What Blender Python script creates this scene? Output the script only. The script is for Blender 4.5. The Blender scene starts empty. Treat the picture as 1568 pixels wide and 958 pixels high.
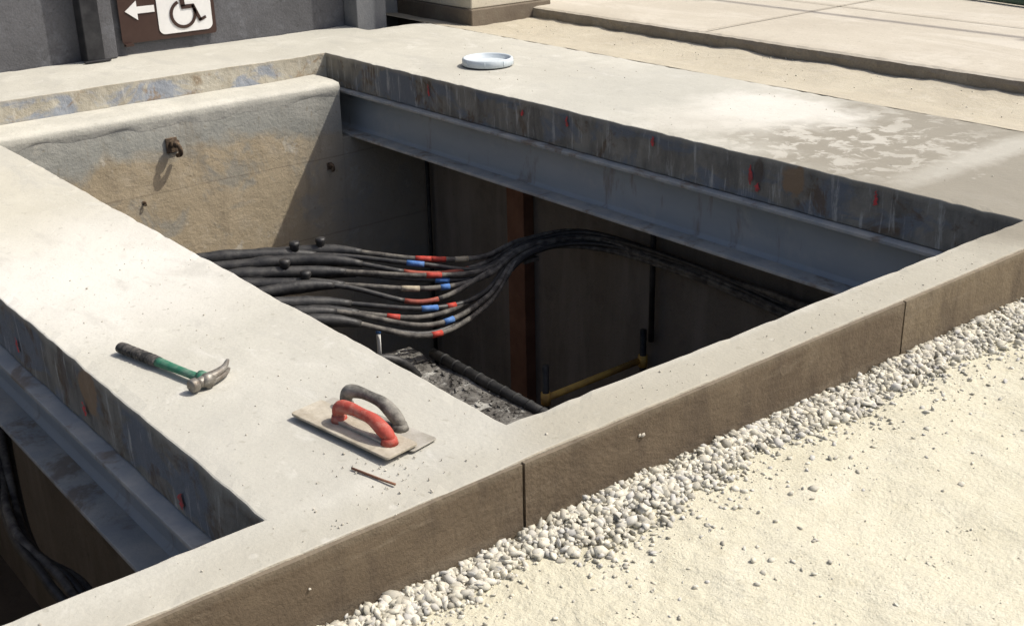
import bpy, bmesh, math, random
import numpy as np
from mathutils import Vector, Matrix, noise
random.seed(7); rng=np.random.default_rng(7)
scene=bpy.context.scene
scene.view_settings.view_transform='Standard'
scene.view_settings.look='None'
scene.view_settings.exposure=0

# ------------------------------------------------------------ node helpers
class NB:
    def __init__(s,name,rough=.85,metal=0.,spec=.3):
        s.m=bpy.data.materials.new(name); s.m.use_nodes=True
        s.nt=s.m.node_tree; s.n=s.nt.nodes; s.l=s.nt.links
        s.b=s.n['Principled BSDF']
        s.b.inputs['Roughness'].default_value=rough
        s.b.inputs['Metallic'].default_value=metal
        s.b.inputs['Specular IOR Level'].default_value=spec
        s.tc=s.n.new('ShaderNodeTexCoord')
        s.co=s.tc.outputs['Object']
    def put(s,sock,v):
        if isinstance(v,bpy.types.NodeSocket): s.l.new(v,sock)
        elif isinstance(v,(tuple,list)) and len(v)==3 and sock.type=='RGBA': sock.default_value=(*v,1)
        else: sock.default_value=v
    def mapping(s,scale=(1,1,1),loc=(0,0,0)):
        n=s.n.new('ShaderNodeMapping'); s.l.new(s.co,n.inputs[0])
        n.inputs['Scale'].default_value=scale; n.inputs['Location'].default_value=loc
        return n.outputs[0]
    def noise(s,scale,detail=5,rough=.6,dist=0,vec=None,off=None):
        n=s.n.new('ShaderNodeTexNoise')
        if vec is None:
            vec = s.mapping(loc=off) if off else s.co
        s.l.new(vec,n.inputs['Vector'])
        n.inputs['Scale'].default_value=scale; n.inputs['Detail'].default_value=min(detail,5)
        n.inputs['Roughness'].default_value=rough; n.inputs['Distortion'].default_value=dist
        return n.outputs['Fac']
    def voro(s,scale,feature='F1',vec=None,out='Distance'):
        n=s.n.new('ShaderNodeTexVoronoi'); n.feature=feature
        s.l.new(vec if vec is not None else s.co,n.inputs['Vector']); n.inputs['Scale'].default_value=scale
        return n.outputs[out]
    def rng(s,v,a,b,c=0,d=1):
        n=s.n.new('ShaderNodeMapRange'); s.put(n.inputs[0],v)
        for i,q in enumerate((a,b,c,d)): n.inputs[i+1].default_value=q
        return n.outputs[0]
    def math(s,op,a,b=0.):
        n=s.n.new('ShaderNodeMath'); n.operation=op; s.put(n.inputs[0],a); s.put(n.inputs[1],b)
        return n.outputs[0]
    def mix(s,f,a,b,mode='MIX'):
        n=s.n.new('ShaderNodeMix'); n.data_type='RGBA'; n.blend_type=mode
        s.put(n.inputs[0],f); s.put(n.inputs[6],a); s.put(n.inputs[7],b)
        return n.outputs[2]
    def xyz(s):
        n=s.n.new('ShaderNodeSeparateXYZ'); s.l.new(s.co,n.inputs[0]); return n.outputs
    def blob(s,cx,cy,rx,ry,amp=.8,sc=5,soft=.25,off=(0,0,0),ax=(0,1)):
        """soft irregular patch mask"""
        o=s.xyz(); X,Y=o[ax[0]],o[ax[1]]
        a=s.math('DIVIDE',s.math('SUBTRACT',X,cx),rx); b=s.math('DIVIDE',s.math('SUBTRACT',Y,cy),ry)
        d=s.math('SQRT',s.math('ADD',s.math('MULTIPLY',a,a),s.math('MULTIPLY',b,b)))
        n=s.math('MULTIPLY',s.math('SUBTRACT',s.noise(sc,6,.6,.3,off=off),.5),amp*2)
        return s.rng(s.math('ADD',d,n),1-soft,1+soft,1,0)
    def bump(s,h,strength=.4,dist=.01,prev=None):
        n=s.n.new('ShaderNodeBump'); s.put(n.inputs['Height'],h)
        n.inputs['Strength'].default_value=strength; n.inputs['Distance'].default_value=dist
        if prev is not None: s.l.new(prev,n.inputs['Normal'])
        s.l.new(n.outputs[0],s.b.inputs['Normal']); return n.outputs[0]
    def col(s,c): s.put(s.b.inputs['Base Color'],c)

def concrete(name,c1,c2,c3,sc=2.,bumps=.5,speck=.5,rough=.9,extra=None,off=(0,0,0)):
    k=NB(name,rough)
    c=k.mix(k.rng(k.noise(sc,5,.62,.4,off=off),.36,.64),c1,c2)
    c=k.mix(k.math('MULTIPLY',k.rng(k.noise(sc*2.7,5,.7,.2,off=(5+off[0],3,1)),.52,.72),.8),c,c3)
    fine=k.noise(140,3,.7)
    c=k.mix(k.math('MULTIPLY',k.rng(fine,.3,.62,1,0),speck),c,(c1[0]*.62,c1[1]*.6,c1[2]*.57))
    if extra: c=extra(k,c)
    pits=k.rng(k.noise(45,2,.5,off=(9,1,2)),.66,.72)
    c=k.mix(k.math('MULTIPLY',pits,.3),c,(c1[0]*.45,c1[1]*.43,c1[2]*.38))
    k.col(c)
    p=k.bump(k.noise(11,4,.6),bumps*.5,.02)
    k.bump(k.noise(90,3,.75),bumps,.004,p)
    return k.m
def simple(name,c1,c2,sc=20,rough=.6,metal=0,bump=.2,lo=.4,hi=.65,spec=.3,dist=.003):
    k=NB(name,rough,metal,spec)
    k.col(k.mix(k.rng(k.noise(sc,5,.65),lo,hi),c1,c2))
    k.bump(k.noise(sc*3,3,.6),bump,dist)
    return k.m

# ------------------------------------------------------------ materials
def slabtop_extra(k,c):
    w=k.blob(-.2,1.45,.35,.42,.6,3,.5); c=k.mix(k.math('MULTIPLY',w,.7),c,(.64,.625,.575))
    w=k.blob(-.25,2.3,.4,.5,.6,3,.6,(0,4,0)); c=k.mix(k.math('MULTIPLY',w,.5),c,(.50,.47,.375))
    g=k.blob(-.15,.30,.35,.42,.7,4,.5,(2,1,0)); c=k.mix(k.math('MULTIPLY',g,.5),c,(.38,.37,.325))
    sm=k.rng(k.noise(3.2,5,.65,.6,vec=k.mapping(scale=(2.2,.8,1),loc=(2,2,0))),.54,.66,0,.45); c=k.mix(sm,c,(.39,.38,.34))
    sm=k.rng(k.noise(4.5,5,.7,.8,vec=k.mapping(scale=(1.6,.9,1),loc=(7,2,0))),.58,.66,0,.35); c=k.mix(sm,c,(.61,.60,.55))
    g2=k.blob(-.12,.02,1.0,.07,.8,5,.5,(7,1,0)); c=k.mix(k.math('MULTIPLY',g2,.5),c,(.35,.33,.27))
    X,Y,Z=k.xyz()
    fb=k.rng(k.math('ADD',Y,k.math('MULTIPLY',k.noise(6,4),.05)),.13,.17,.6,0); fb=k.math('MULTIPLY',fb,k.rng(X,.0,.12))
    c=k.mix(fb,c,(.32,.295,.23))
    d=k.blob(2.32,.25,.75,1.2,.45,3,.22,(1,2,0)); c=k.mix(k.math('MULTIPLY',d,.82),c,(.21,.19,.148))
    h=k.blob(2.3,2.0,.7,.35,.6,3,.5,(6,2,0)); c=k.mix(k.math('MULTIPLY',h,.5),c,(.39,.385,.34))
    e=k.blob(2.36,1.40,.24,.30,.8,5,.35,(3,2,0)); c=k.mix(k.math('MULTIPLY',e,.85),c,(.60,.585,.53))
    e=k.blob(2.05,1.50,.16,.22,.9,6,.4,(3,9,0)); c=k.mix(k.math('MULTIPLY',e,.5),c,(.56,.54,.48))
    lace=k.math('MULTIPLY',k.blob(2.2,1.0,.42,.40,.5,4,.5),k.rng(k.noise(12,5,.66,.5,off=(4,4,0)),.50,.57))
    c=k.mix(k.math('MULTIPLY',lace,.65),c,(.53,.51,.45))
    st=k.blob(2.38,.55,.42,.06,.8,5,.5,(3,7,0)); c=k.mix(k.math('MULTIPLY',st,.7),c,(.45,.435,.38))
    sp=k.math('MULTIPLY',k.rng(k.voro(16),.08,.15,1,0),k.rng(k.noise(2.2,3,.5,off=(8,2,0)),.5,.6))
    c=k.mix(k.math('MULTIPLY',sp,.3),c,(.58,.565,.51))
    return c
M_top=concrete('cement_wash_top',(.50,.487,.425),(.445,.432,.375),(.56,.547,.485),1.6,.30,.26,extra=slabtop_extra)

def face_mat(name,base,light,blue,rust,drip=1.,blo=.50,crack=False):
    k=NB(name,.85)
    v=k.mapping(scale=(5,5,1.6))
    c=k.mix(k.rng(k.noise(2.2,5,.65,.3,vec=v),.35,.62),base,light)
    b=k.math('MULTIPLY',k.rng(k.noise(1.1,5,.6,.5,vec=k.mapping(scale=(3,3,5),loc=(3,1,2))),blo,blo+.06),.8)
    c=k.mix(b,c,blue)
    r=k.math('MULTIPLY',k.rng(k.noise(1.6,5,.7,.6,vec=k.mapping(scale=(3,3,3),loc=(8,4,2))),.55,.62),.75)
    c=k.mix(r,c,rust)
    d=k.math('MULTIPLY',k.rng(k.noise(3.5,5,.7,.2,vec=k.mapping(scale=(9,9,1.2),loc=(1,4,7))),.56,.68),.7*drip)
    c=k.mix(d,c,(.58,.555,.49))
    X,Y,Z=k.xyz()
    lip=k.rng(k.math('ADD',Z,k.math('MULTIPLY',k.noise(14,4),.02)),-.012,.006,0,.8); c=k.mix(lip,c,(.40,.36,.28))
    if crack:
        q=k.blob(.88,-.05,.045,.05,1.2,16,.15,ax=(1,2)); c=k.mix(k.math('MULTIPLY',q,.9),c,(.33,.22,.125))
        q=k.blob(1.02,-.05,.02,.06,1.0,14,.2,(3,3,3),ax=(1,2)); c=k.mix(k.math('MULTIPLY',q,.6),c,(.10,.065,.045))
    k.col(c); p=k.bump(k.noise(20,4,.6),.6,.012); k.bump(k.noise(110,3,.7),.5,.003,p)
    return k.m
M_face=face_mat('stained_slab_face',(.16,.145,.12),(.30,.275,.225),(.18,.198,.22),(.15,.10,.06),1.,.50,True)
M_facelit=face_mat('stained_back_face_sunlit',(.36,.325,.255),(.47,.44,.36),(.25,.285,.345),(.25,.18,.11),.6,.48)  # stains as on slab face; lighter base has sunlight painted into the colour

def form_extra(k,c):
    X,Y,Z=k.xyz()
    top=k.rng(Z,-.02,0,0,.5); c=k.mix(top,c,(.25,.215,.16))
    dust=k.math('MULTIPLY',k.rng(k.math('ADD',Z,k.math('MULTIPLY',k.noise(9,4),.03)),-.125,-.095,1,0),.5)
    c=k.mix(dust,c,(.28,.235,.17))
    dr=k.rng(k.noise(2.5,5,.7,.3,vec=k.mapping(scale=(5,1,1.5))),.5,.66,0,.5); c=k.mix(dr,c,(.075,.056,.04))
    sc=k.rng(k.noise(3,5,.7,.3,vec=k.mapping(scale=(1.2,1,6),loc=(4,0,0))),.58,.68,0,.4); c=k.mix(sc,c,(.22,.18,.13))
    return c
M_form=concrete('kerb_form_face',(.112,.083,.055),(.142,.108,.072),(.178,.138,.092),3,.5,.3,extra=form_extra)
M_form2=concrete('kerb_form_face_b',(.165,.127,.082),(.195,.153,.10),(.23,.185,.125),3,.5,.3,extra=form_extra)

def wall_extra(k,c):
    X,Y,Z=k.xyz()
    zn=k.math('ADD',Z,k.math('MULTIPLY',k.math('SUBTRACT',k.noise(2.3,5,.6,.4),.5),.42))
    up=k.rng(zn,-.31,-.245); c=k.mix(k.math('MULTIPLY',up,.9),c,(.35,.355,.32))
    up2=k.rng(zn,-.20,-.14); c=k.mix(k.math('MULTIPLY',up2,.5),c,(.46,.445,.39))
    up3=k.math('MULTIPLY',k.rng(k.noise(4,5,.65,.6,off=(1,7,3)),.54,.62),.6); c=k.mix(up3,c,(.29,.29,.26))
    lt=k.math('MULTIPLY',k.rng(k.noise(7,5,.7,.3,off=(2,5,5)),.60,.68),.7); c=k.mix(lt,c,(.58,.54,.45))
    streak=k.rng(k.noise(2.5,5,.7,.3,vec=k.mapping(scale=(4,1,.8))),.55,.68)
    c=k.mix(k.math('MULTIPLY',streak,.4),c,(.22,.18,.125))
    gr=k.rng(X,1.45,1.75,0,.6); c=k.mix(gr,c,(.27,.265,.24))
    for z0 in (-.43,-.80,-1.2):
        dz=k.math('ABSOLUTE',k.math('SUBTRACT',k.math('ADD',Z,k.math('MULTIPLY',k.noise(3,3),.02)),z0))
        c=k.mix(k.rng(dz,.0,.005,.4,0),c,(.12,.10,.075))
    return c
M_pitw=concrete('pit_wall_concrete',(.48,.395,.27),(.39,.32,.215),(.54,.465,.345),3.2,.6,.35,extra=wall_extra)
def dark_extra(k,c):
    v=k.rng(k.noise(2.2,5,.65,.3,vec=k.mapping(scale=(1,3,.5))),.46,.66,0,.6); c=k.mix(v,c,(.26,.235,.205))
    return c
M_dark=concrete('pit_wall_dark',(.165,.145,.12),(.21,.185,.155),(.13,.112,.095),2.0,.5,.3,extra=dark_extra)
M_floor=concrete('pit_floor_dirt',(.10,.085,.068),(.14,.115,.09),(.07,.06,.048),4.,.8,.3)
M_ledge=concrete('ledge_cement',(.54,.525,.455),(.45,.44,.385),(.60,.58,.51),4.,.5,.3)
M_gwall=concrete('dark_render_wall',(.095,.095,.10),(.135,.135,.142),(.19,.195,.21),2.4,.6,.4)
M_lwall=concrete('light_render_wall',(.34,.34,.325),(.40,.395,.37),(.30,.31,.315),3,.3,.3)
M_cream=concrete('cream_render',(.60,.55,.44),(.55,.50,.39),(.64,.59,.48),4,.3,.2)
M_brownbase=concrete('brown_plinth',(.15,.12,.09),(.19,.155,.115),(.22,.19,.14),5,.4,.3)
def pave_extra(k,c):
    X,Y,Z=k.xyz()
    e=k.rng(k.math('ADD',X,k.math('MULTIPLY',k.noise(6,4),.12)),3.36,3.48,.45,0)
    c=k.mix(e,c,(.37,.33,.26))
    sm=k.rng(k.noise(1.6,5,.7,.6,vec=k.mapping(scale=(2,.7,1))),.52,.66,0,.5); c=k.mix(sm,c,(.57,.535,.46))
    return c
M_pave=concrete('paving_concrete',(.49,.45,.37),(.44,.40,.325),(.54,.50,.42),1.2,.35,.3,extra=pave_extra)
M_kface=concrete('kerb_face',(.25,.215,.165),(.32,.28,.215),(.20,.17,.13),5,.8,.4)

def sand(name,a,b,c3,bs=1.):
    k=NB(name,.95,spec=.1)
    c=k.mix(k.rng(k.noise(2.2,5,.65,.5),.35,.65),a,b)
    c=k.mix(k.math('MULTIPLY',k.rng(k.noise(7,5,.7,.3,off=(3,3,0)),.55,.68),.6),c,c3)
    c=k.mix(k.rng(k.noise(22,5,.75,.3,off=(1,3,0)),.53,.68,0,.4),c,(a[0]*.80,a[1]*.77,a[2]*.70))
    c=k.mix(k.rng(k.noise(240,3,.8),.28,.52,.5,0),c,(a[0]*.6,a[1]*.58,a[2]*.5))
    k.col(c)
    p=k.bump(k.noise(14,5,.65),.5*bs,.02); p=k.bump(k.noise(55,4,.7),.55*bs,.008,p); k.bump(k.noise(260,3,.8),.55*bs,.002,p)
    return k.m
M_sand=sand('limestone_sand',(.575,.545,.43),(.525,.495,.38),(.61,.585,.48))
M_strip=sand('strip_sand',(.47,.43,.34),(.42,.38,.30),(.52,.48,.395),.7)

def stone_mat(name,cols):
    k=NB(name,.85)
    g=k.n.new('ShaderNodeNewGeometry')
    r=g.outputs['Random Per Island']
    n=k.n.new('ShaderNodeValToRGB'); k.l.new(r,n.inputs[0]); cr=n.color_ramp
    cr.elements[0].color=(*cols[0],1); cr.elements[1].color=(*cols[-1],1)
    for i,cc in enumerate(cols[1:-1]):
        e=cr.elements.new((i+1)/(len(cols)-1)); e.color=(*cc,1)
    c=k.mix(k.rng(k.noise(150,3,.6),.45,.7,0,.35),n.outputs[0],(.43,.39,.31))
    k.col(c); k.bump(k.noise(300,3,.7),.3,.002); return k.m
M_stone=stone_mat('limestone_gravel',[(.30,.285,.24),(.50,.475,.39),(.60,.575,.485),(.49,.48,.45),(.40,.38,.315),(.64,.61,.52),(.55,.51,.40)])
M_peb=stone_mat('sand_pebbles',[(.44,.405,.32),(.58,.55,.45),(.51,.475,.38),(.62,.59,.49)])
M_crumb=stone_mat('mortar_crumb',[(.34,.31,.25),(.48,.45,.38),(.40,.37,.31),(.52,.49,.42)])

def steel_mat():
    k=NB('painted_steel_bluegrey',.55,0,.3)
    c=k.mix(k.rng(k.noise(1.5,5,.6,vec=k.mapping(scale=(1,1,3))),.35,.65),(.29,.325,.35),(.36,.39,.41))
    c=k.mix(k.rng(k.noise(5,5,.7,.3),.56,.7,0,.5),c,(.45,.445,.42))
    c=k.mix(k.rng(k.noise(3,5,.7,.3,vec=k.mapping(scale=(3,3,.7),loc=(3,8,1))),.58,.68,0,.6),c,(.19,.15,.11))
    X,Y,Z=k.xyz(); t=k.rng(k.math('ADD',Z,k.math('MULTIPLY',k.noise(7,5),.08)),-.16,-.12,0,.55); c=k.mix(t,c,(.17,.135,.10))
    k.col(c); k.bump(k.noise(40,3,.6),.2,.004); return k.m
M_steel=steel_mat()
def flange_mat():
    k=NB('dusty_flange',.85)
    c=k.mix(k.rng(k.noise(9,5,.65),.4,.65),(.33,.34,.335),(.48,.46,.41))
    c=k.mix(k.rng(k.noise(5,5,.7,.4,off=(4,2,2)),.54,.63,0,.7),c,(.20,.15,.105))
    k.col(c); k.bump(k.noise(40,4,.7),.5,.004); return k.m
M_flange=flange_mat()
M_cable=simple('black_cable_sheath',(.022,.022,.023),(.06,.057,.052),30,.5,bump=.2,spec=.5)
M_cabled=simple('dusty_cable_sheath',(.06,.055,.05),(.19,.175,.15),25,.7,bump=.2)
M_sleeve=simple('shrink_sleeve',(.013,.013,.014),(.045,.043,.04),25,.55,bump=.4,spec=.5)
M_red=simple('red_tape',(.50,.055,.035),(.36,.06,.045),40,.6)
M_blue=simple('blue_tape',(.06,.17,.46),(.12,.23,.46),40,.6)
M_white=simple('white_tape',(.46,.40,.29),(.30,.26,.19),40,.7)
M_redcab=simple('red_sheath',(.34,.08,.05),(.20,.06,.045),30,.6)
M_rust=simple('rust_stanchion',(.17,.085,.052),(.23,.12,.075),8,.9,bump=.5)
M_rustb=simple('rusty_bracket',(.10,.075,.055),(.20,.14,.09),60,.9,.3,bump=.6)
M_yel=simple('yellow_rail_paint',(.60,.38,.09),(.40,.24,.08),14,.7,bump=.3)
M_pipe=simple('black_pipe',(.02,.02,.02),(.05,.048,.045),18,.6)
M_blk=simple('black_post_paint',(.018,.018,.02),(.04,.04,.042),12,.5)
M_signbr=simple('sign_brown',(.050,.028,.022),(.065,.038,.03),8,.4,bump=.05)
M_signwh=simple('sign_white',(.80,.79,.76),(.74,.73,.70),9,.4,bump=.03)
M_rubber=simple('hammer_grip_rubber',(.02,.02,.02),(.12,.11,.10),45,.8,bump=.5)
M_green=simple('hammer_green_paint',(.03,.15,.09),(.12,.20,.15),40,.6,bump=.3)
def worn():
    k=NB('worn_steel',.5,.5,.5)
    c=k.mix(k.rng(k.noise(35,5,.7),.4,.65),(.26,.245,.215),(.13,.105,.08))
    c=k.mix(k.rng(k.noise(70,4,.7,off=(3,1,2)),.55,.7,0,.7),c,(.38,.36,.32)); k.col(c)
    k.bump(k.noise(80,4,.7),.4,.002); return k.m
M_worn=worn()
M_redh=simple('float_handle_red',(.38,.065,.045),(.42,.22,.17),26,.65,bump=.5,lo=.48,hi=.70)
M_greyh=simple('float_handle_grey',(.085,.08,.07),(.30,.285,.245),22,.75,bump=.7)
M_ply=simple('float_board_tan',(.32,.28,.215),(.48,.44,.36),18,.85,bump=.6)
M_plateg=simple('float_plate_grey',(.40,.38,.335),(.28,.26,.215),22,.75,.1,bump=.4)
M_lid=simple('lid_plastic',(.56,.61,.64),(.48,.54,.57),14,.45,bump=.1)
M_mark=simple('red_spray_mark',(.75,.08,.08),(.40,.09,.08),50,.8,bump=.1,lo=.42,hi=.58)
def rub():
    k=NB('rubble_dust',.55)
    c=k.mix(k.rng(k.noise(7,5,.75,.9),.40,.60),(.035,.031,.027),(.20,.19,.17))
    c=k.mix(k.rng(k.noise(28,5,.7,off=(2,2,2)),.54,.64,0,.85),c,(.04,.036,.03))
    c=k.mix(k.rng(k.noise(11,5,.7,.5,off=(6,2,2)),.56,.62,0,.8),c,(.44,.43,.39)); k.col(c)
    k.bump(k.noise(30,5,.7),.7,.012); return k.m
M_rub=rub()

# ------------------------------------------------------------ mesh helpers
def link(o,parent=None):
    scene.collection.objects.link(o)
    if parent: o.parent=parent
    return o
def empty(name):
    e=bpy.data.objects.new(name,None); e.empty_display_size=.05; return link(e)
def mesh_obj(name,verts,faces,mats,parent=None,smooth=False,mi=None):
    me=bpy.data.meshes.new(name); me.from_pydata([tuple(v) for v in verts],[],[tuple(f) for f in faces])
    for m in (mats if isinstance(mats,list) else [mats]): me.materials.append(m)
    if mi is not None: me.polygons.foreach_set('material_index',mi)
    if smooth: me.polygons.foreach_set('use_smooth',[True]*len(me.polygons))
    me.update(); return link(bpy.data.objects.new(name,me),parent)
def bevel(o,w,seg=2,ang=40):
    b=o.modifiers.new('b','BEVEL'); b.width=w; b.segments=seg; b.limit_method='ANGLE'; b.angle_limit=math.radians(ang); return o
def box(name,x0,x1,y0,y1,z0,z1,mat,parent=None,bev=0.):
    v=[(x,y,z) for z in (z0,z1) for y in (y0,y1) for x in (x0,x1)]
    f=[(0,2,3,1),(4,5,7,6),(0,1,5,4),(2,6,7,3),(0,4,6,2),(1,3,7,5)]
    o=mesh_obj(name,v,f,mat,parent)
    if bev: bevel(o,bev)
    return o
def crom(P,n=12):
    P=[Vector(p) for p in P]; Q=[2*P[0]-P[1]]+P+[2*P[-1]-P[-2]]; out=[]
    for i in range(1,len(Q)-2):
        a,b,c,d=Q[i-1:i+3]
        for j in range(n):
            t=j/n
            out.append(.5*((2*b)+(c-a)*t+(2*a-5*b+4*c-d)*t*t+(3*b-a-3*c+d)*t**3))
    out.append(P[-1].copy()); return out
def tube(name,pts,r,mat,parent=None,segs=10,squash=1.,smooth=True,up=None):
    n=len(pts); rs=r if isinstance(r,(list,tuple)) else [r]*n
    V=[];F=[]
    nrm=None
    for i,p in enumerate(pts):
        t=(pts[min(i+1,n-1)]-pts[max(i-1,0)]).normalized()
        if nrm is None:
            ref=Vector(up) if up else (Vector((0,0,1)) if abs(t.z)<.9 else Vector((1,0,0)))
            nrm=(ref-t*ref.dot(t)).normalized()
        else: nrm=(nrm-t*nrm.dot(t)).normalized()
        bi=t.cross(nrm)
        for k in range(segs):
            a=2*math.pi*k/segs
            V.append(p+(nrm*math.cos(a)*squash+bi*math.sin(a))*rs[i])
    for i in range(n-1):
        for k in range(segs):
            a=i*segs+k;b=i*segs+(k+1)%segs
            F.append((a,b,b+segs,a+segs))
    F.append(tuple(range(segs))[::-1]); F.append(tuple((n-1)*segs+k for k in range(segs)))
    return mesh_obj(name,V,F,mat,parent,smooth)
def V3(*a): return Vector(a)
def nz(p,s,seed=0): return noise.fractal(Vector((p[0]*s+seed,p[1]*s,p[2]*s)),1.,2.,4)

# ------------------------------------------------------------ concrete deck (slabs + edge beam, one casting)
def frange(a,b,st):
    n=max(1,int(round((b-a)/st))); return [a+(b-a)*i/n for i in range(n)]
LX=-1.2  # unseen left slab edge, set closer to keep sun out of the left opening
XB=[-3.1,LX,-.42,.065,1.82,2.70]; YB=[.010,.128,3.68,4.10,4.32]
def deck():
    xs=[];ys=[]
    for i in range(len(XB)-1): xs+=frange(XB[i],XB[i+1],.03)
    xs.append(XB[-1])
    for i in range(len(YB)-1): ys+=frange(YB[i],YB[i+1],.03)
    ys.append(YB[-1])
    T=.146
    def solid(i,j):
        if i<0 or j<0 or i>=len(xs)-1 or j>=len(ys)-1: return False
        x=(xs[i]+xs[i+1])/2;y=(ys[j]+ys[j+1])/2
        if .128<y<3.68 and (LX<x<-.42 or .065<x<1.82): return False
        if y>4.10 and x>2.33: return False
        return True
    idx={};V=[];F=[];MI=[]
    zs=[0,-.03,-.065,-.105,-T]
    def vid(i,j,k):
        key=(i,j,k)
        if key not in idx: idx[key]=len(V); V.append([xs[i],ys[j],zs[k]])
        return idx[key]
    K=len(zs)-1
    for i in range(len(xs)-1):
        for j in range(len(ys)-1):
            if not solid(i,j): continue
            F.append((vid(i,j,0),vid(i+1,j,0),vid(i+1,j+1,0),vid(i,j+1,0)));MI.append(0)
            F.append((vid(i,j,K),vid(i,j+1,K),vid(i+1,j+1,K),vid(i+1,j,K)));MI.append(1)
            for (di,dj,a,b) in ((-1,0,(i,j+1),(i,j)),(1,0,(i+1,j),(i+1,j+1)),(0,-1,(i,j),(i+1,j)),(0,1,(i+1,j+1),(i,j+1))):
                if not solid(i+di,j+dj):
                    for k in range(K):
                        F.append((vid(*a,k+1),vid(*b,k+1),vid(*b,k),vid(*a,k)))
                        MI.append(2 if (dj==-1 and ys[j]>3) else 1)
    for key,n in idx.items():
        p=V[n]; q=tuple(p)
        if key[2]==0:
            edge=not all(solid(key[0]+a,key[1]+b) for a in(-1,0) for b in(-1,0))
            p[2]+=.0025*nz(q,2.2)+(.0010*nz(q,9,3))
            if edge: p[2]-=max(0,.005*nz(q,18,8))
        p[0]+=.0030*nz(q,9,11); p[1]+=(.0026*nz(q,9,21) if p[1]>.05 else .0008*nz(q,7,21))
    o=mesh_obj('concrete_slab',V,F,[M_top,M_face,M_facelit],None,False,MI)
    bevel(o,.004,2,50); return o
slab=deck()
def mark(x,y,z,h,w,n):
    V=[];F=[];m=9
    for s in range(m):
        t=s/(m-1); ww=w*(.35+.65*math.sin(math.pi*min(1,t*1.1+.05)))*(.6+.7*random.random())
        off=(random.random()-.5)*w*.6
        V+= [(x,y-ww/2+off,z-h/2+h*t),(x,y+ww/2+off,z-h/2+h*t)]
    for s in range(m-1): F.append((2*s,2*s+2,2*s+3,2*s+1))
    mesh_obj('spray_mark_%d'%n,V,F,M_mark,slab)
for n,(y,z,h) in enumerate([(2.83,-.055,.05),(1.94,-.04,.04),(1.49,-.035,.035),(1.05,-.065,.065),(.58,-.04,.045),(2.2,-.05,.025),(1.02,-.1,.03)]): mark(1.8150,y,z,h,.016,n)
for n,(y,z,h) in enumerate([(1.32,-.09,.035),(.91,-.1,.03),(.45,-.11,.035)]): mark(-.4250,y,z,h,.02,n+9)

e=empty('kerb_face_panels')
for n,(a,b,m) in enumerate([(-3.1,-1.104,M_form2),(-1.098,-.003,M_form),(.003,1.098,M_form),(1.104,2.2,M_form2),(2.206,2.7,M_form)]):
    V=[];F=[]
    xs=frange(a,b,.03)+[b]; zs=[-.22,-.17,-.13,-.09,-.05,-.02,-.0035]
    for x in xs:
        for z in zs: V.append((x,.0005+.0016*nz((x,0,z),5,n),z+(.0015*nz((x,0,z),6,4) if z>-.01 else 0)))
    nb=len(V)
    for x in xs:
        for z in (zs[0],zs[-1]): V.append((x,.0092,z))
    L=len(zs)
    for i in range(len(xs)-1):
        for j in range(L-1): F.append((i*L+j,(i+1)*L+j,(i+1)*L+j+1,i*L+j+1))
        F.append((i*L+L-1,(i+1)*L+L-1,nb+2*(i+1)+1,nb+2*i+1))
    F.append(tuple([j for j in range(L)]+[nb+1,nb])); q=(len(xs)-1)
    F.append(tuple([q*L+j for j in range(L)]+[nb+2*q+1,nb+2*q]))
    mesh_obj('panel_%d'%n,V,F,m,e)
pit=empty('excavation_pit')
box('front_wall',-3.1,2.7,.012,.128,-1.7,-.147,M_pitw,pit)
box('back_wall',-3.1,1.745,3.45,3.678,-1.7,-.108,M_pitw,pit)
box('back_wall_beam_seat',1.746,2.2,3.45,3.678,-1.7,-.36,M_pitw,pit)
box('back_wall_pocket',1.746,2.2,3.68,3.8,-.36,-.147,M_pitw,pit)
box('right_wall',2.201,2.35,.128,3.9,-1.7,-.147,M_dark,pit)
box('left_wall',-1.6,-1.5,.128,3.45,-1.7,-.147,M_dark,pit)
box('added_sun_blocker',-.16,-.08,.129,3.449,-1.7,-.62,M_dark,pit)  # added wall, blocks sun from the right opening so the left pit stays dark
box('added_sun_blocker_upper',-.15,-.09,.129,3.449,-.619,-.362,M_dark,pit)  # upper part of the added sun-blocking wall
box('pit_floor',-3.1,2.35,0,3.7,-1.8,-1.7,M_floor,pit)
V=[];F=[]
xs=frange(-3.1,1.745,.03)+[1.745]
for i,x in enumerate(xs):
    y0=3.443+.004*nz((x,0,0),2.5)+.004*nz((x,0,0),9)
    zt=-.098+.005*nz((x,2,0),3)
    V+=[(x,3.4495,-.16+.03*nz((x,5,0),4)),(x,y0+.003,-.14),(x,y0,-.115),(x,y0+.008,zt-.003),(x,3.50,zt+.003),(x,3.6,zt+.004),(x,3.6785,zt+.002)]
for i in range(len(xs)-1):
    for j in range(6): F.append((i*7+j,(i+1)*7+j,(i+1)*7+j+1,i*7+j+1))
mesh_obj('cement_ledge',V,F,M_ledge,pit,True)

def ibeam(name,xc,side):
    e=empty(name); y0,y1=.13,3.675
    if xc<.5: y1=3.448
    for nm,a,b,c,d,m in (('top_flange',xc-.09,xc+.09,-.160,-.148,M_flange),('web',xc-.006,xc+.006,-.3475,-.1605,M_steel),('bottom_flange',xc-.09,xc+.09,-.360,-.348,M_flange)):
        box(nm,a,b,y0,y1,c,d,m,e,.002)
    for s in (-1,1):
        V=[];F=[]
        for y in (y0+.001,y1-.001):
            V+=[(xc+s*.0062,y,-.333),(xc+s*.010,y,-.342),(xc+s*.020,y,-.3478)]
        mesh_obj('fillet_%d'%s,V,[(0,1,4,3),(1,2,5,4)],M_steel,e,True)
    return e
ibeam('steel_beam',1.875,-1)
ibeam('steel_beam',-.365,-1)
ibeam('steel_beam',.01,1)
ibeam('steel_beam',LX-.06,1)

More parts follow.
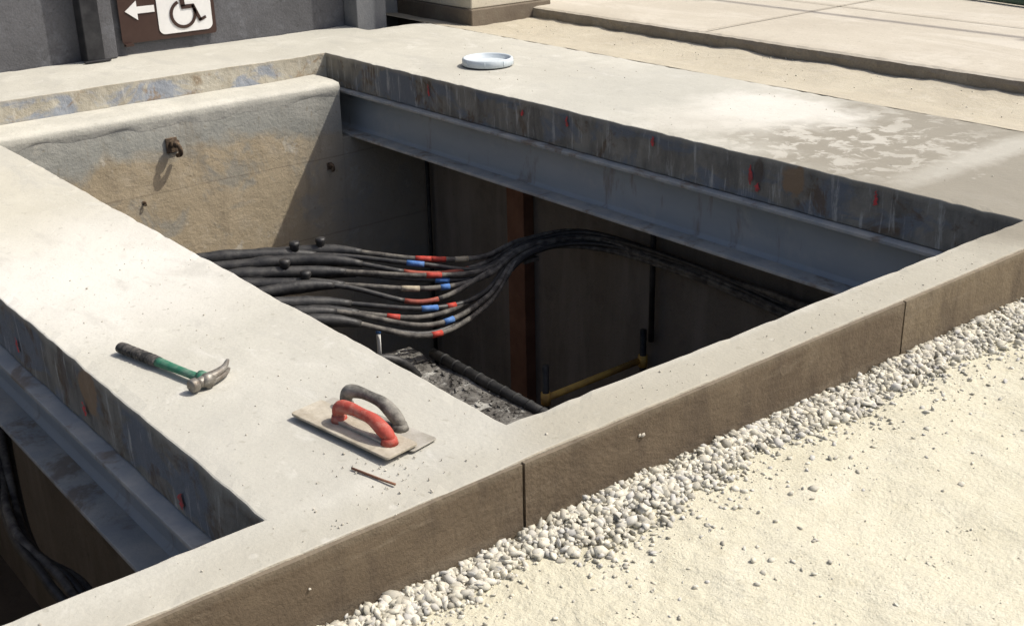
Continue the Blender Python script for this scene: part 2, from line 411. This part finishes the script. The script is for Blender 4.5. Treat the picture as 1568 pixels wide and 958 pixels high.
def bracket(x,y,z,s,n):
    e=empty('rusty_wall_anchor')
    box('plate',x-.022*s,x+.022*s,y-.008*s,y,z-.028*s,z+.028*s,M_rustb,e,.002)
    tube('bolt',[V3(x,y-.004,z+.01*s),V3(x+.004,y-.05*s,z+.012*s)],.010*s,M_rustb,e,8)
    tube('nut',[V3(x+.002,y-.022*s,z+.011*s),V3(x+.003,y-.036*s,z+.0115*s)],.018*s,M_rustb,e,6,smooth=False)
    tube('hook',crom([V3(x+.004,y-.048*s,z+.012*s),V3(x+.012*s,y-.050*s,z-.008*s),V3(x+.016*s,y-.038*s,z-.03*s),V3(x+.012*s,y-.018*s,z-.038*s)],5),.009*s,M_rustb,e,8)
bracket(.90,3.449,-.245,1.15,0); bracket(1.66,3.449,-.48,.6,1); bracket(.745,3.449,-.47,.3,2)

e=empty('steel_stanchion')
box('strip',2.14,2.1995,2.60,2.72,-1.7,-.162,M_rust,e,.003)
e=empty('conduit_pipes')
tube('pipe_1',[V3(2.17,1.82,-.35),V3(2.17,1.82,-1.0)],.012,M_pipe,e)
tube('pipe_2',[V3(2.17,3.38,-.36),V3(2.17,3.38,-1.69)],.010,M_pipe,e)

e=empty('yellow_handrail')
RY=1.86
tube('rail',[V3(1.64,RY,-1.1),V3(2.18,RY+.01,-1.1)],.014,M_yel,e,12)
for n,x in enumerate((1.63,2.165)):
    tube('post_%d'%n,[V3(x,RY,-1.69),V3(x,RY,-.96)],.014,M_pipe,e,10)
    tube('clamp_%d'%n,[V3(x,RY,-1.125),V3(x,RY,-1.075)],.020,M_yel,e,10)
tube('low_rail',[V3(1.64,RY,-1.42),V3(2.18,RY+.01,-1.42)],.014,M_yel,e,12)

# rubble bench
V=[];F=[]
xs=frange(-.07,1.20,.02)+[1.20]; ys=frange(.4,2.16,.02)+[2.16]
for x in xs:
    for y in ys: V.append((x+ (.01*nz((x,y,0),8) if x>1.15 else 0),y+(.02*nz((x,y,4),8) if y>2.1 else 0),-.855+.010*nz((x,y,0),6)+.006*abs(nz((x,y,0),18))))
W=len(ys);nV=len(V)
for i in range(len(xs)-1):
    for j in range(W-1): F.append((i*W+j,(i+1)*W+j,(i+1)*W+j+1,i*W+j+1))
for i in range(len(xs)): V.append((xs[i],2.16,-1.7))
for j in range(W): V.append((1.20,ys[j],-1.7))
for i in range(len(xs)-1): F.append((i*W+W-1,(i+1)*W+W-1,nV+i+1,nV+i))
q=(len(xs)-1)*W
for j in range(W-1): F.append((q+j,nV+len(xs)+j,nV+len(xs)+j+1,q+j+1))
bench=mesh_obj('rubble_covered_ledge',V,F,M_rub)

# ------------------------------------------------------------ stones (numpy merged)
ICO=[]
phi=(1+5**.5)/2
for a,b in ((-1,phi),(1,phi),(-1,-phi),(1,-phi)): ICO.append((a,b,0))
for a,b in ((-1,phi),(1,phi),(-1,-phi),(1,-phi)): ICO.append((0,a,b))
for a,b in ((phi,-1),(phi,1),(-phi,-1),(-phi,1)): ICO.append((a,0,b))
ICO=np.array(ICO)/math.sqrt(1+phi*phi)
IF=np.array([(0,11,5),(0,5,1),(0,1,7),(0,7,10),(0,10,11),(1,5,9),(5,11,4),(11,10,2),(10,7,6),(7,1,8),(3,9,4),(3,4,2),(3,2,6),(3,6,8),(3,8,9),(4,9,5),(2,4,11),(6,2,10),(8,6,7),(9,8,1)])
def stones(name,P,R,mat,parent=None,flat=.65):
    n=len(P); P=np.array(P);R=np.array(R)
    sh=ICO[None]*(1+rng.uniform(-.34,.34,(n,12,1)))
    ax=rng.uniform(.55,1.3,(n,1,3)); ax[:,:,2]*=flat; sh=sh*ax
    q=rng.normal(size=(n,4)); 
    q[:,1:3]*=.35; q/=np.linalg.norm(q,axis=1)[:,None]
    w,x,y,z=q.T
    Rm=np.stack([1-2*(y*y+z*z),2*(x*y-z*w),2*(x*z+y*w),2*(x*y+z*w),1-2*(x*x+z*z),2*(y*z-x*w),2*(x*z-y*w),2*(y*z+x*w),1-2*(x*x+y*y)],-1).reshape(n,3,3)
    v=np.einsum('nij,nkj->nki',Rm,sh)*R[:,None,None]+P[:,None,:]
    f=(IF[None]+12*np.arange(n)[:,None,None]).reshape(-1,3)
    v=v.reshape(-1,3)
    me=bpy.data.meshes.new(name); me.vertices.add(len(v)); me.vertices.foreach_set('co',v.ravel())
    me.loops.add(f.size); me.loops.foreach_set('vertex_index',f.ravel().astype(np.int32))
    me.polygons.add(len(f)); me.polygons.foreach_set('loop_start',np.arange(0,f.size,3,dtype=np.int32))
    me.materials.append(mat); me.update(calc_edges=True); me.validate()
    return link(bpy.data.objects.new(name,me),parent)
GZ=-.138
FP=[(random.uniform(-.3,2.6),random.uniform(-1.2,-.3),random.uniform(.03,.06)) for _ in range(26)]
def gheight(x,y):
    fade=max(0.,min(1.,(-y)/.10))
    h=.010*nz((x,y,0),1.6)+.006*nz((x,y,0),5,4)*fade+.0025*nz((x,y,0),16,9)
    for fx,fy,fr in FP:
        d=math.hypot(x-fx,y-fy)/fr
        if d<1.6: h+= -.004*math.exp(-(d*1.5)**4)+.004*math.exp(-((d-1.05)*4)**2)*(nz((x,y,0),20)+.6)
    return GZ+h
P=[];R=[]
while len(P)<19000:
    x=random.uniform(-1.3,3.0); edge=.092+.05*nz((x,0,0),2.5)+.025*nz((x,0,0),9)
    edge=max(.045,edge)
    d=abs(random.gauss(0,1))*edge*.60 if random.random()<.84 else random.expovariate(1/(edge*1.1))
    if d>.6: continue
    y=-.004-d
    r=random.choice([.0024,.0034,.0046,.006,.0076,.0085,.0105])*random.uniform(.8,1.25)
    if d>edge*1.1: r*=.62
    lift=.014*max(0,1-d/(edge*1.3))*random.random()
    P.append((x,y-r*.6,gheight(x,y)+r*.2+lift)); R.append(r)
stones('gravel',P,R,M_stone,None,.55)
P=[];R=[]
for _ in range(12000):
    x=random.uniform(-1.2,3.4);y=random.uniform(-1.35,-.12); r=random.choice([.0009,.0013,.0018,.0025])*random.uniform(.7,1.2)
    if nz((x,y,0),3,7)<-.05 and r>.0014: r*=.6
    P.append((x,y,gheight(x,y)-r*.1));R.append(r)
for _ in range(30):
    cx0,cy0=random.uniform(-.2,2.8),random.uniform(-1.2,-.25)
    for _ in range(random.randint(6,16)):
        x=random.gauss(cx0,.012);y=random.gauss(cy0,.012);r=random.uniform(.0015,.004); P.append((x,y,gheight(x,y)+r*.1));R.append(r)
stones('sand_grit',P,R,M_peb,None,.5)
P=[];R=[]
for _ in range(900):
    x=random.uniform(.75,1.19);y=random.uniform(1.2,2.14);r=random.choice([.002,.003,.005,.009])*random.uniform(.6,1.3)
    P.append((x,y,-.851+r*.1));R.append(r)
stones('rubble',P,R,M_rub,bench,.4)
P=[];R=[]
for _ in range(300):
    if random.random()<.6: x=random.uniform(-.4,.04);y=random.uniform(.02,1.6)
    else: x=random.uniform(-.9,1.6);y=random.uniform(.02,.11)
    r=random.choice([.0008,.0012,.0018])*random.uniform(.6,1.4); P.append((x,y,r*.2+.001));R.append(r)
for _ in range(60):
    x=random.gauss(-.19,.035);y=random.gauss(.12,.05); r=random.uniform(.0008,.0024);P.append((x,y,r*.3+.001));R.append(r)
for _ in range(60):
    x=random.uniform(1.9,2.6);y=random.uniform(.4,3.4); r=random.uniform(.0015,.003);P.append((x,y,r*.3));R.append(r)
for x,z in ((.275,-.045),(.282,-.048),(-.42,-.06)):
    P.append((x,.0,z));R.append(random.uniform(.003,.005))
stones('mortar_crumbs',P,R,M_crumb)

# ------------------------------------------------------------ ground (one sheet with pit opening)
xs=[-60,-20,-8,-4,-2]+frange(-1.4,3.6,.02)+[3.6,5,9,20,60]; ys=[-60,-20,-8,-3.5,-2]+frange(-1.45,-.0,.02)+[.006]
V=[];F=[]
for x in xs:
    for y in ys:
        z=gheight(x,y) if (-1.5<x<3.7 and y>-1.6) else GZ
        V.append((x,y,z))
W=len(ys)
for i in range(len(xs)-1):
    for j in range(W-1): F.append((i*W+j,(i+1)*W+j,(i+1)*W+j+1,i*W+j+1))
def addq(x0,x1,y0,y1):
    n=len(V); V.extend([(x0,y0,GZ-.004),(x1,y0,GZ-.004),(x1,y1,GZ-.004),(x0,y1,GZ-.004)]); F.append((n,n+1,n+2,n+3))
addq(-60,-3.1,.006,60); addq(2.705,60,.006,60); addq(-3.1,2.705,4.33,60)
mesh_obj('ground',V,F,M_sand,None,True)

V=[];F=[];xs=[2.716]+frange(2.75,3.32,.03)+[3.32];ys=frange(-.6,4.9,.04)+[4.9]
for x in xs:
    for y in ys: V.append((x+(.004*nz((x,y,0),9) if x<2.72 else 0),y,-.004-.020*min(1,(x-2.71)/.2)+.005*nz((x,y,0),3)*min(1,(x-2.70)/.2)+.004*nz((x,y,0),11)*min(1,(x-2.70)/.1)+.014*max(0,(x-3.15)/.17)*max(0,nz((x,y,0),4,5)+.3)))
W=len(ys)
for i in range(len(xs)-1):
    for j in range(W-1): F.append((i*W+j,(i+1)*W+j,(i+1)*W+j+1,i*W+j+1))
n=len(V); V+=[(2.716,-.6,-.2),(3.32,-.6,-.2)]; F.append((0,n,n+1,(len(xs)-1)*W))
mesh_obj('sand_path',V,F,M_strip,None,True)
P=[];R=[]
for _ in range(900):
    x=random.uniform(2.74,3.3);y=random.uniform(-.4,4.2); r=random.choice([.0015,.0025,.004])*random.uniform(.6,1.3)
    if random.random()<.6: x=3.3-abs(random.gauss(0,.05))
    P.append((x,y,-.024+r*.1));R.append(r)
stones('path_gravel',P,R,M_peb)

e=empty('raised_paving')
V=[];F=[];MI=[]
ys=frange(-.8,9,.03)+[9]
prof=[(3.305,-.2),(3.303,-.05),(3.301,-.01),(3.300,.014),(3.306,.031),(3.325,.038),(3.6,.040),(4.6,.042),(14,.06)]
for y in ys:
    for k,(x,z) in enumerate(prof):
        V.append((x+(.002*nz((0,y,z*.3),3)+.004*nz((0,y,z*2),22) if k<6 else 0),y,z+(.002*nz((x,y,0),25) if 2<k<6 else 0)))
L=len(prof)
for i in range(len(ys)-1):
    for j in range(L-1): F.append((i*L+j,i*L+j+1,(i+1)*L+j+1,(i+1)*L+j));MI.append(1 if j<4 else 0)
mesh_obj('slab_top',V,F,[M_pave,M_kface],e,False,MI)
M_joint=simple('joint_filler',(.28,.245,.19),(.36,.32,.25),20,.9)
for n,(a,b) in enumerate([((3.33,2.62),(9,2.75)),((4.35,-.8),(4.5,9))]):
    a=Vector(a);b=Vector(b);d=(b-a).normalized();p=Vector((-d.y,d.x))*.005
    mesh_obj('joint_%d'%n,[(*(a-p),.0465),(*(b-p),.0515 if n==0 else .0465),(*(b+p),.0515 if n==0 else .0465),(*(a+p),.0465)],[(0,1,2,3)],M_joint,e)

tube('green_hose',crom([V3(5.3,4.5,.07),V3(5.12,3.2,.07),V3(5.08,2.3,.07),V3(5.0,1.8,.07),V3(5.0,1.0,.07),V3(5.1,0,.07)],12),.022,simple('hose_green',(.05,.09,.06),(.09,.12,.09),20,.6))
e=empty('temporary_fence'); MG=simple('galvanised_tube',(.35,.36,.37),(.45,.45,.45),20,.45,.6)
for n,z in enumerate((.25,2.2)): tube('rail_%d'%n,[V3(5.5,-1.5,z),V3(5.5,7,z)],.02,MG,e)
for n,y in enumerate((-1.4,.55,2.5,4.5,6.9)): tube('post_%d'%n,[V3(5.5,y,.04),V3(5.5,y,2.3)],.02,MG,e)
for n,y in enumerate((-1.4,.55,2.5,4.5,6.9)): box('foot_%d'%n,5.35,5.65,y-.1,y+.1,.052,.14,M_lwall,e,.02)

# ------------------------------------------------------------ rear walls
box('rendered_wall',-8,2.33,4.325,4.6,-.2,2.2,M_gwall)
e=empty('wall_buttress')
box('pier',2.335,2.52,4.20,4.62,-.2,2.2,concrete('bluegrey_render',(.14,.145,.155),(.18,.185,.19),(.22,.22,.22),3,.4,.3),e,.004)
e=empty('light_wall')
box('wall',2.525,3.2,4.62,4.8,-.2,2.2,M_lwall,e)
box('trough_floor',2.34,2.86,4.11,4.60,-.19,-.12,M_pipe,e)
box('trough_lid',2.56,2.80,4.13,4.19,-.06,-.03,M_brownbase,e,.004)
e=empty('cream_pillar')
box('shaft',2.885,3.42,3.92,4.618,.065,2.2,M_cream,e,.006)
box('plinth',2.87,3.435,3.90,4.616,-.15,.064,M_brownbase,e,.006)
e=empty('black_post')
box('upright',.88,.965,4.235,4.322,.003,2.2,M_blk,e,.004)
box('side_panel',.968,1.04,4.27,4.322,.003,2.2,M_gwall,e,.004)
box('base_plate',.86,.985,4.215,4.234,.003,.012,M_blk,e,.002)

def flat(name,pts,y,mat,parent):
    V=[(x,y,z) for x,z in pts]; n=len(V)
    V+=[(x,y+.003,z) for x,z in pts]
    F=[tuple(range(n))]+[tuple(range(2*n-1,n-1,-1))]+[(i,i+n,(i+1)%n+n,(i+1)%n) for i in range(n)]
    return mesh_obj(name,V,F,mat,parent)
def rrect(x0,x1,z0,z1,r,n=6):
    out=[]
    for cx_,cz_,a0 in ((x1-r,z1-r,0),(x0+r,z1-r,90),(x0+r,z0+r,180),(x1-r,z0+r,270)):
        for i in range(n+1):
            a=math.radians(a0+90*i/n); out.append((cx_+r*math.cos(a),cz_+r*math.sin(a)))
    return out
e=empty('accessible_route_sign')
flat('board',rrect(1.085,1.575,.055,.56,.015),4.306,M_signbr,e)
flat('white_panel',rrect(1.275,1.555,.078,.36,.03),4.302,M_signwh,e)
flat('arrow',[(1.115,.205),(1.175,.25),(1.175,.222),(1.262,.222),(1.262,.190),(1.175,.190),(1.175,.160)],4.302,M_signwh,e)
def stroke(name,p,w,mat=M_signbr):
    P=[Vector(q) for q in p];Lf=[];Rt=[]
    for i,q in enumerate(P):
        t=(P[min(i+1,len(P)-1)]-P[max(i-1,0)]).normalized(); nn=Vector((-t.y,t.x))*w/2
        Lf.append(q+nn);Rt.append(q-nn)
    V=[(v.x,4.2985,v.y) for v in Lf+Rt];n=len(P)
    mesh_obj(name,V,[(i,i+1,n+i+1,n+i) for i in range(n-1)],mat,e)
cx0,cz0,rr=1.405,.165,.062
stroke('wheel',[(cx0+rr*math.cos(math.radians(a)),cz0+rr*math.sin(math.radians(a))) for a in range(110,381,10)],.016)
stroke('torso',[(1.40,.285),(1.408,.20)],.024)
stroke('arm',[(1.405,.245),(1.455,.245)],.014)
stroke('seat',[(1.398,.198),(1.465,.198)],.020)
stroke('leg',[(1.458,.203),(1.492,.125)],.018)
stroke('foot',[(1.486,.126),(1.522,.140)],.014)
stroke('head',[(1.385,.315),(1.415,.315)],.03)
box('fixing_foot',1.09,1.13,4.28,4.305,.045,.056,M_signbr,e)

# ------------------------------------------------------------ cables
cab=empty('power_cables')
top=[(.10,3.09,-.55),(.73,2.80,-.545),(1.13,2.60,-.55),(1.40,2.35,-.59),(1.63,2.26,-.63),(1.87,2.28,-.61),(2.08,2.1,-.57),(2.13,1.6,-.575),(2.13,.9,-.60),(2.13,.2,-.65)]
bot=[(.10,2.52,-.64),(.50,2.32,-.65),(.86,2.14,-.66),(1.16,1.98,-.74),(1.47,2.02,-.70),(1.80,2.16,-.62),(2.05,2.02,-.62),(2.10,1.5,-.62),(2.10,.9,-.66),(2.10,.2,-.7)]
N=12
tapes={0:[(.335,M_red),(.36,M_red),(.40,M_white)],1:[(.315,M_blue)],3:[(.345,M_red)],4:[(.355,M_blue)],5:[(.30,M_white),(.36,M_blue)],7:[(.33,M_blue),(.37,M_red)],8:[(.29,M_red)],9:[(.36,M_blue)],11:[(.34,M_red)]}
for i in range(N):
    f=i/(N-1); jit=lambda s: random.uniform(-s,s)
    f2=f+jit(.05)
    pts=[]
    for a,b in zip(top,bot):
        k=len(pts); ff=f2 if k<5 else (f2*.6+.4*random.random())
        p=Vector(a).lerp(Vector(b),ff); s=.022 if k<5 else .016
        pts.append(p+V3(jit(s*.5),jit(s),jit(s)))
    path=crom(pts,14); n=len(path); r=.0105
    dusty=(i%3!=1)
    cm=M_cabled if dusty else M_cable
    if i in (2,6):
        s0,s1=int(n*.31),int(n*(.43 if i==2 else .36))
        tube('cable_%d_a'%i,path[:s0+1],r,M_cable,cab); tube('cable_%d_red'%i,path[s0:s1+1],r*1.02,M_redcab,cab); tube('cable_%d_b'%i,path[s1:],r,M_cabled,cab)
    else: tube('cable_%d'%i,path,r,cm,cab)
    s0=0; s1=int(n*(.255+.035*jit(1)))-(i%2)*4
    rs=[]
    for k in range(s0,s1+1):
        t=(k-s0)/(s1-s0); rr_=.025
        if t>.88: rr_=.025-.0115*(t-.88)/.12
        if .55<t<.62: rr_=.029
        if .80<t<.83: rr_=.027
        rs.append(rr_)
    tube('joint_%d'%i,path[s0:s1+1],rs,M_sleeve,cab,12)
    pk={0:27,1:24,3:22,5:25}
    if i in pk:
        q=path[pk[i]]
        tube('port_%d'%i,[q+V3(0,0,.010),q+V3(.001,0,.030),q+V3(.002,-.001,.040),q+V3(.002,-.001,.052)],[.019,.018,.022,.020],M_sleeve,cab,10)
    for t,m in tapes.get(i,[]):
        k=int(n*t); tube('tape_%d_%d'%(i,k),path[k:k+random.choice((3,4))],r*1.15,m,cab)
box('saddle',1.78,1.86,2.16,2.20,-.66,-.645,M_cabled,cab,.003)
for i in range(6):
    pts=[V3(.1,2.35-.04*i,-.72),V3(.6,2.15-.03*i,-.735),V3(.9,2.02-.03*i,-.76+.01*i),V3(1.02,1.95-.02*i,-.80),V3(1.05,1.93,-.86)]
    tube('tail_%d'%i,crom(pts,8),.016,M_sleeve,cab)
for i in range(5):
    o=i*.05
    pts=[V3(-.17,2.6,-.60),V3(-.35,2.1-o,-.66-o*.3),V3(-.46+o*.25,1.62-o*.4,-.70-o*.3),V3(-.45+o*.5,1.35-o*.3,-.72-o*.5),V3(-.47+o*.7,1.1,-.80-o*.6),V3(-.6+o,.7,-1.1),V3(-.7+o,.3,-1.5)]
    tube('left_cable_%d'%i,crom([p+V3(random.uniform(-.01,.01),random.uniform(-.03,.03),random.uniform(-.02,.02)) for p in pts],10),.013,M_cabled if i%2 else M_cable,cab)
e=empty('black_drain_pipe')
tube('pipe',[V3(1.215,2.02,-.835),V3(1.215,1.15,-.85)],.020,M_pipe,e,14)
for k in range(12):
    y=1.95-.07*k; tube('rib_%d'%k,[V3(1.215,y,-.835-.0172*(2.02-y)),V3(1.215,y-.008,-.835-.0172*(2.02-y))],.0225,M_pipe,e,14)
e=empty('white_tube')
tube('tube',[V3(1.055,2.14,-.86),V3(1.05,2.13,-.73)],.008,M_signwh,e,8)
tube('cap',[V3(1.0505,2.1305,-.742),V3(1.0498,2.1297,-.724)],.010,M_blue,e,8)

# ------------------------------------------------------------ claw hammer
e=empty('claw_hammer')
h0=V3(-.333,.905,.014); h1=V3(-.272,.630,.015)
d=(h1-h0)
def hp(t,dz=0): return h0+d*t+V3(0,0,dz)
pr=[(0,.010),(.01,.0135),(.05,.0145),(.12,.0125),(.22,.0115),(.34,.0125),(.42,.0132),(.46,.0125)]
tube('grip',[hp(t) for t,_ in pr],[r for _,r in pr],M_rubber,e,14,.8)
for k in range(7): tube('grip_ring_%d'%k,[hp(.08+.05*k),hp(.095+.05*k)],.0137,M_rubber,e,14,.82)
pr=[(.455,.0118),(.5,.0112),(.65,.0098),(.8,.0095),(.92,.0098),(1.0,.010)]
tube('green_shaft',[hp(t) for t,_ in pr],[r for _,r in pr],M_green,e,14,.8)
dn=d.normalized(); hx=V3(-dn.y,dn.x,0)
c0=hp(1.0,.002)
tube('eye',[c0-dn*.020,c0-dn*.004],.0145,M_green,e,12)
tube('eye_end',[c0-dn*.004,c0+dn*.012],.0140,M_worn,e,12)
tube('poll_neck',[c0-hx*.002,c0-hx*.016,c0-hx*.022],[.013,.0105,.010],M_worn,e,12)
tube('striking_face',[c0-hx*.021,c0-hx*.024,c0-hx*.036,c0-hx*.038],[.010,.0135,.0135,.012],M_worn,e,16)
for s in (-1,1):
    path=crom([c0+hx*.002+V3(0,0,s*.004),c0+hx*.025+dn*(-.001)+V3(0,0,s*.005),c0+hx*.050-dn*.008+V3(0,0,s*.007),c0+hx*.072-dn*.024+V3(0,0,s*.009)],6)
    n=len(path); tube('claw_%d'%s,path,[.0125-.0085*(k/(n-1)) for k in range(n)],M_worn,e,10,.75)

# ------------------------------------------------------------ plastering floats
def plate(name,cx_,cy_,L,Wd,th,z,ang,mat,parent,cornr=.006):
    pts=rrect(-Wd/2,Wd/2,-L/2,L/2,cornr,4); ca,sa=math.cos(ang),math.sin(ang); n=len(pts)
    V=[(cx_+x*ca-y*sa,cy_+x*sa+y*ca,z+zz) for zz in (0,th) for x,y in pts]
    F=[tuple(range(n))[::-1],tuple(range(n,2*n))]+[(i,(i+1)%n,(i+1)%n+n,i+n) for i in range(n)]
    o=mesh_obj(name,V,F,mat,parent); bevel(o,.0008,1); return o
def pfloat(name,cx_,cy_,L,Wd,th,z,ang,pm,hm,hl,hh,off,yo=0):
    e=empty(name); plate('board',cx_,cy_,L,Wd,th,z,ang,pm,e)
    ca,sa=math.cos(ang),math.sin(ang)
    def W(x,y,zz): x+=off; y+=yo; return V3(cx_+x*ca-y*sa,cy_+x*sa+y*ca,z+th+zz)
    q=W(0,0,0)
    plate('mount',q.x,q.y,hl*1.15,.022,.005,z+th+.0003,ang,pm if hm==M_redh else hm,e,.004)
    y0=hl/2
    pts=[W(0,y0*1.0,.003),W(0,y0*1.02,.018),W(0,y0*.86,hh*.84),W(0,y0*.45,hh),W(0,0,hh*1.0),W(0,-y0*.5,hh*.93),W(0,-y0*.9,hh*.62),W(0,-y0*1.12,.014),W(0,-y0*1.15,.003)]
    path=crom(pts,8); n=len(path)
    rs=[.0116-.0016*math.cos(k/(n-1)*2*math.pi*2) for k in range(n)]
    tube('handle',path,rs,hm,e,14)
    tube('boss_1',[W(0,y0,.0),W(0,y0,.012)],[.016,.013],hm,e,12)
    tube('boss_2',[W(0,-y0*1.15,.0),W(0,-y0*1.15,.012)],[.016,.013],hm,e,12)
    return e
a0=math.atan2(.04,.27)
pfloat('plastering_float',-.120,.285,.268,.062,.003,.003,a0*.9+.06,M_plateg,M_greyh,.128,.043,.014,.014)
pfloat('plastering_float',-.163,.278,.262,.072,.005,.0095,a0,M_ply,M_redh,.124,.035,.002,-.024)
tube('rusty_nail',[V3(-.232,.172,.003),V3(-.215,.105,.003),V3(-.208,.078,.004)],.0022,M_rust,None,8)

# ------------------------------------------------------------ bucket lid
e=empty('bucket_lid')
prof=[(0.0,.012),(.07,.012),(.088,.014),(.096,.012),(.099,.030),(.106,.034),(.112,.030),(.114,.004),(.111,.001)]
V=[];F=[];S=48
for r,z in prof:
    for k in range(S):
        a=2*math.pi*k/S; V.append((2.165+r*math.cos(a),2.86+r*math.sin(a),z+.004))
for i in range(len(prof)-1):
    for k in range(S): F.append((i*S+k,i*S+(k+1)%S,(i+1)*S+(k+1)%S,(i+1)*S+k))
mesh_obj('disc',V,F,M_lid,e,True)
for k in range(8):
    a=2*math.pi*k/8; c,s=math.cos(a),math.sin(a)
    tube('rib_%d'%k,[V3(2.165+.113*c,2.86+.113*s,.006),V3(2.165+.1125*c,2.86+.1125*s,.031)],.0022,M_lid,e,6)

# ------------------------------------------------------------ light
s=Vector((-.56,.35,-.9)).normalized()
sd=bpy.data.lights.new('sun','SUN'); sd.energy=4.0; sd.angle=math.radians(.9); sd.color=(1,.96,.88)
so=link(bpy.data.objects.new('sun',sd)); so.rotation_mode='QUATERNION'; so.rotation_quaternion=s.to_track_quat('-Z','Y')
w=bpy.data.worlds.new("World"); scene.world=w; w.use_nodes=True
nt=w.node_tree; bg=nt.nodes['Background']; sky=nt.nodes.new('ShaderNodeTexSky'); sky.sky_type='NISHITA'; sky.sun_disc=False
sky.sun_elevation=math.asin(-s.z); sky.sun_rotation=math.atan2(-s.x,-s.y); sky.dust_density=5; sky.air_density=.8
nt.links.new(sky.outputs[0],bg.inputs[0]); bg.inputs[1].default_value=.15

# ------------------------------------------------------------ camera
R=Matrix(((0.7752,.2539,-.5784),(-.6313,.2802,-.7231),(-.0216,.9258,.3775)))
cd=bpy.data.cameras.new('camera'); cam=link(bpy.data.objects.new('camera',cd))
cam.matrix_world=Matrix.Translation((-1.1253,-1.3845,1.0))@R.to_4x4()
cd.sensor_width=36; cd.lens=1843/1568*36; cd.clip_start=.05; cd.clip_end=300
scene.camera=cam
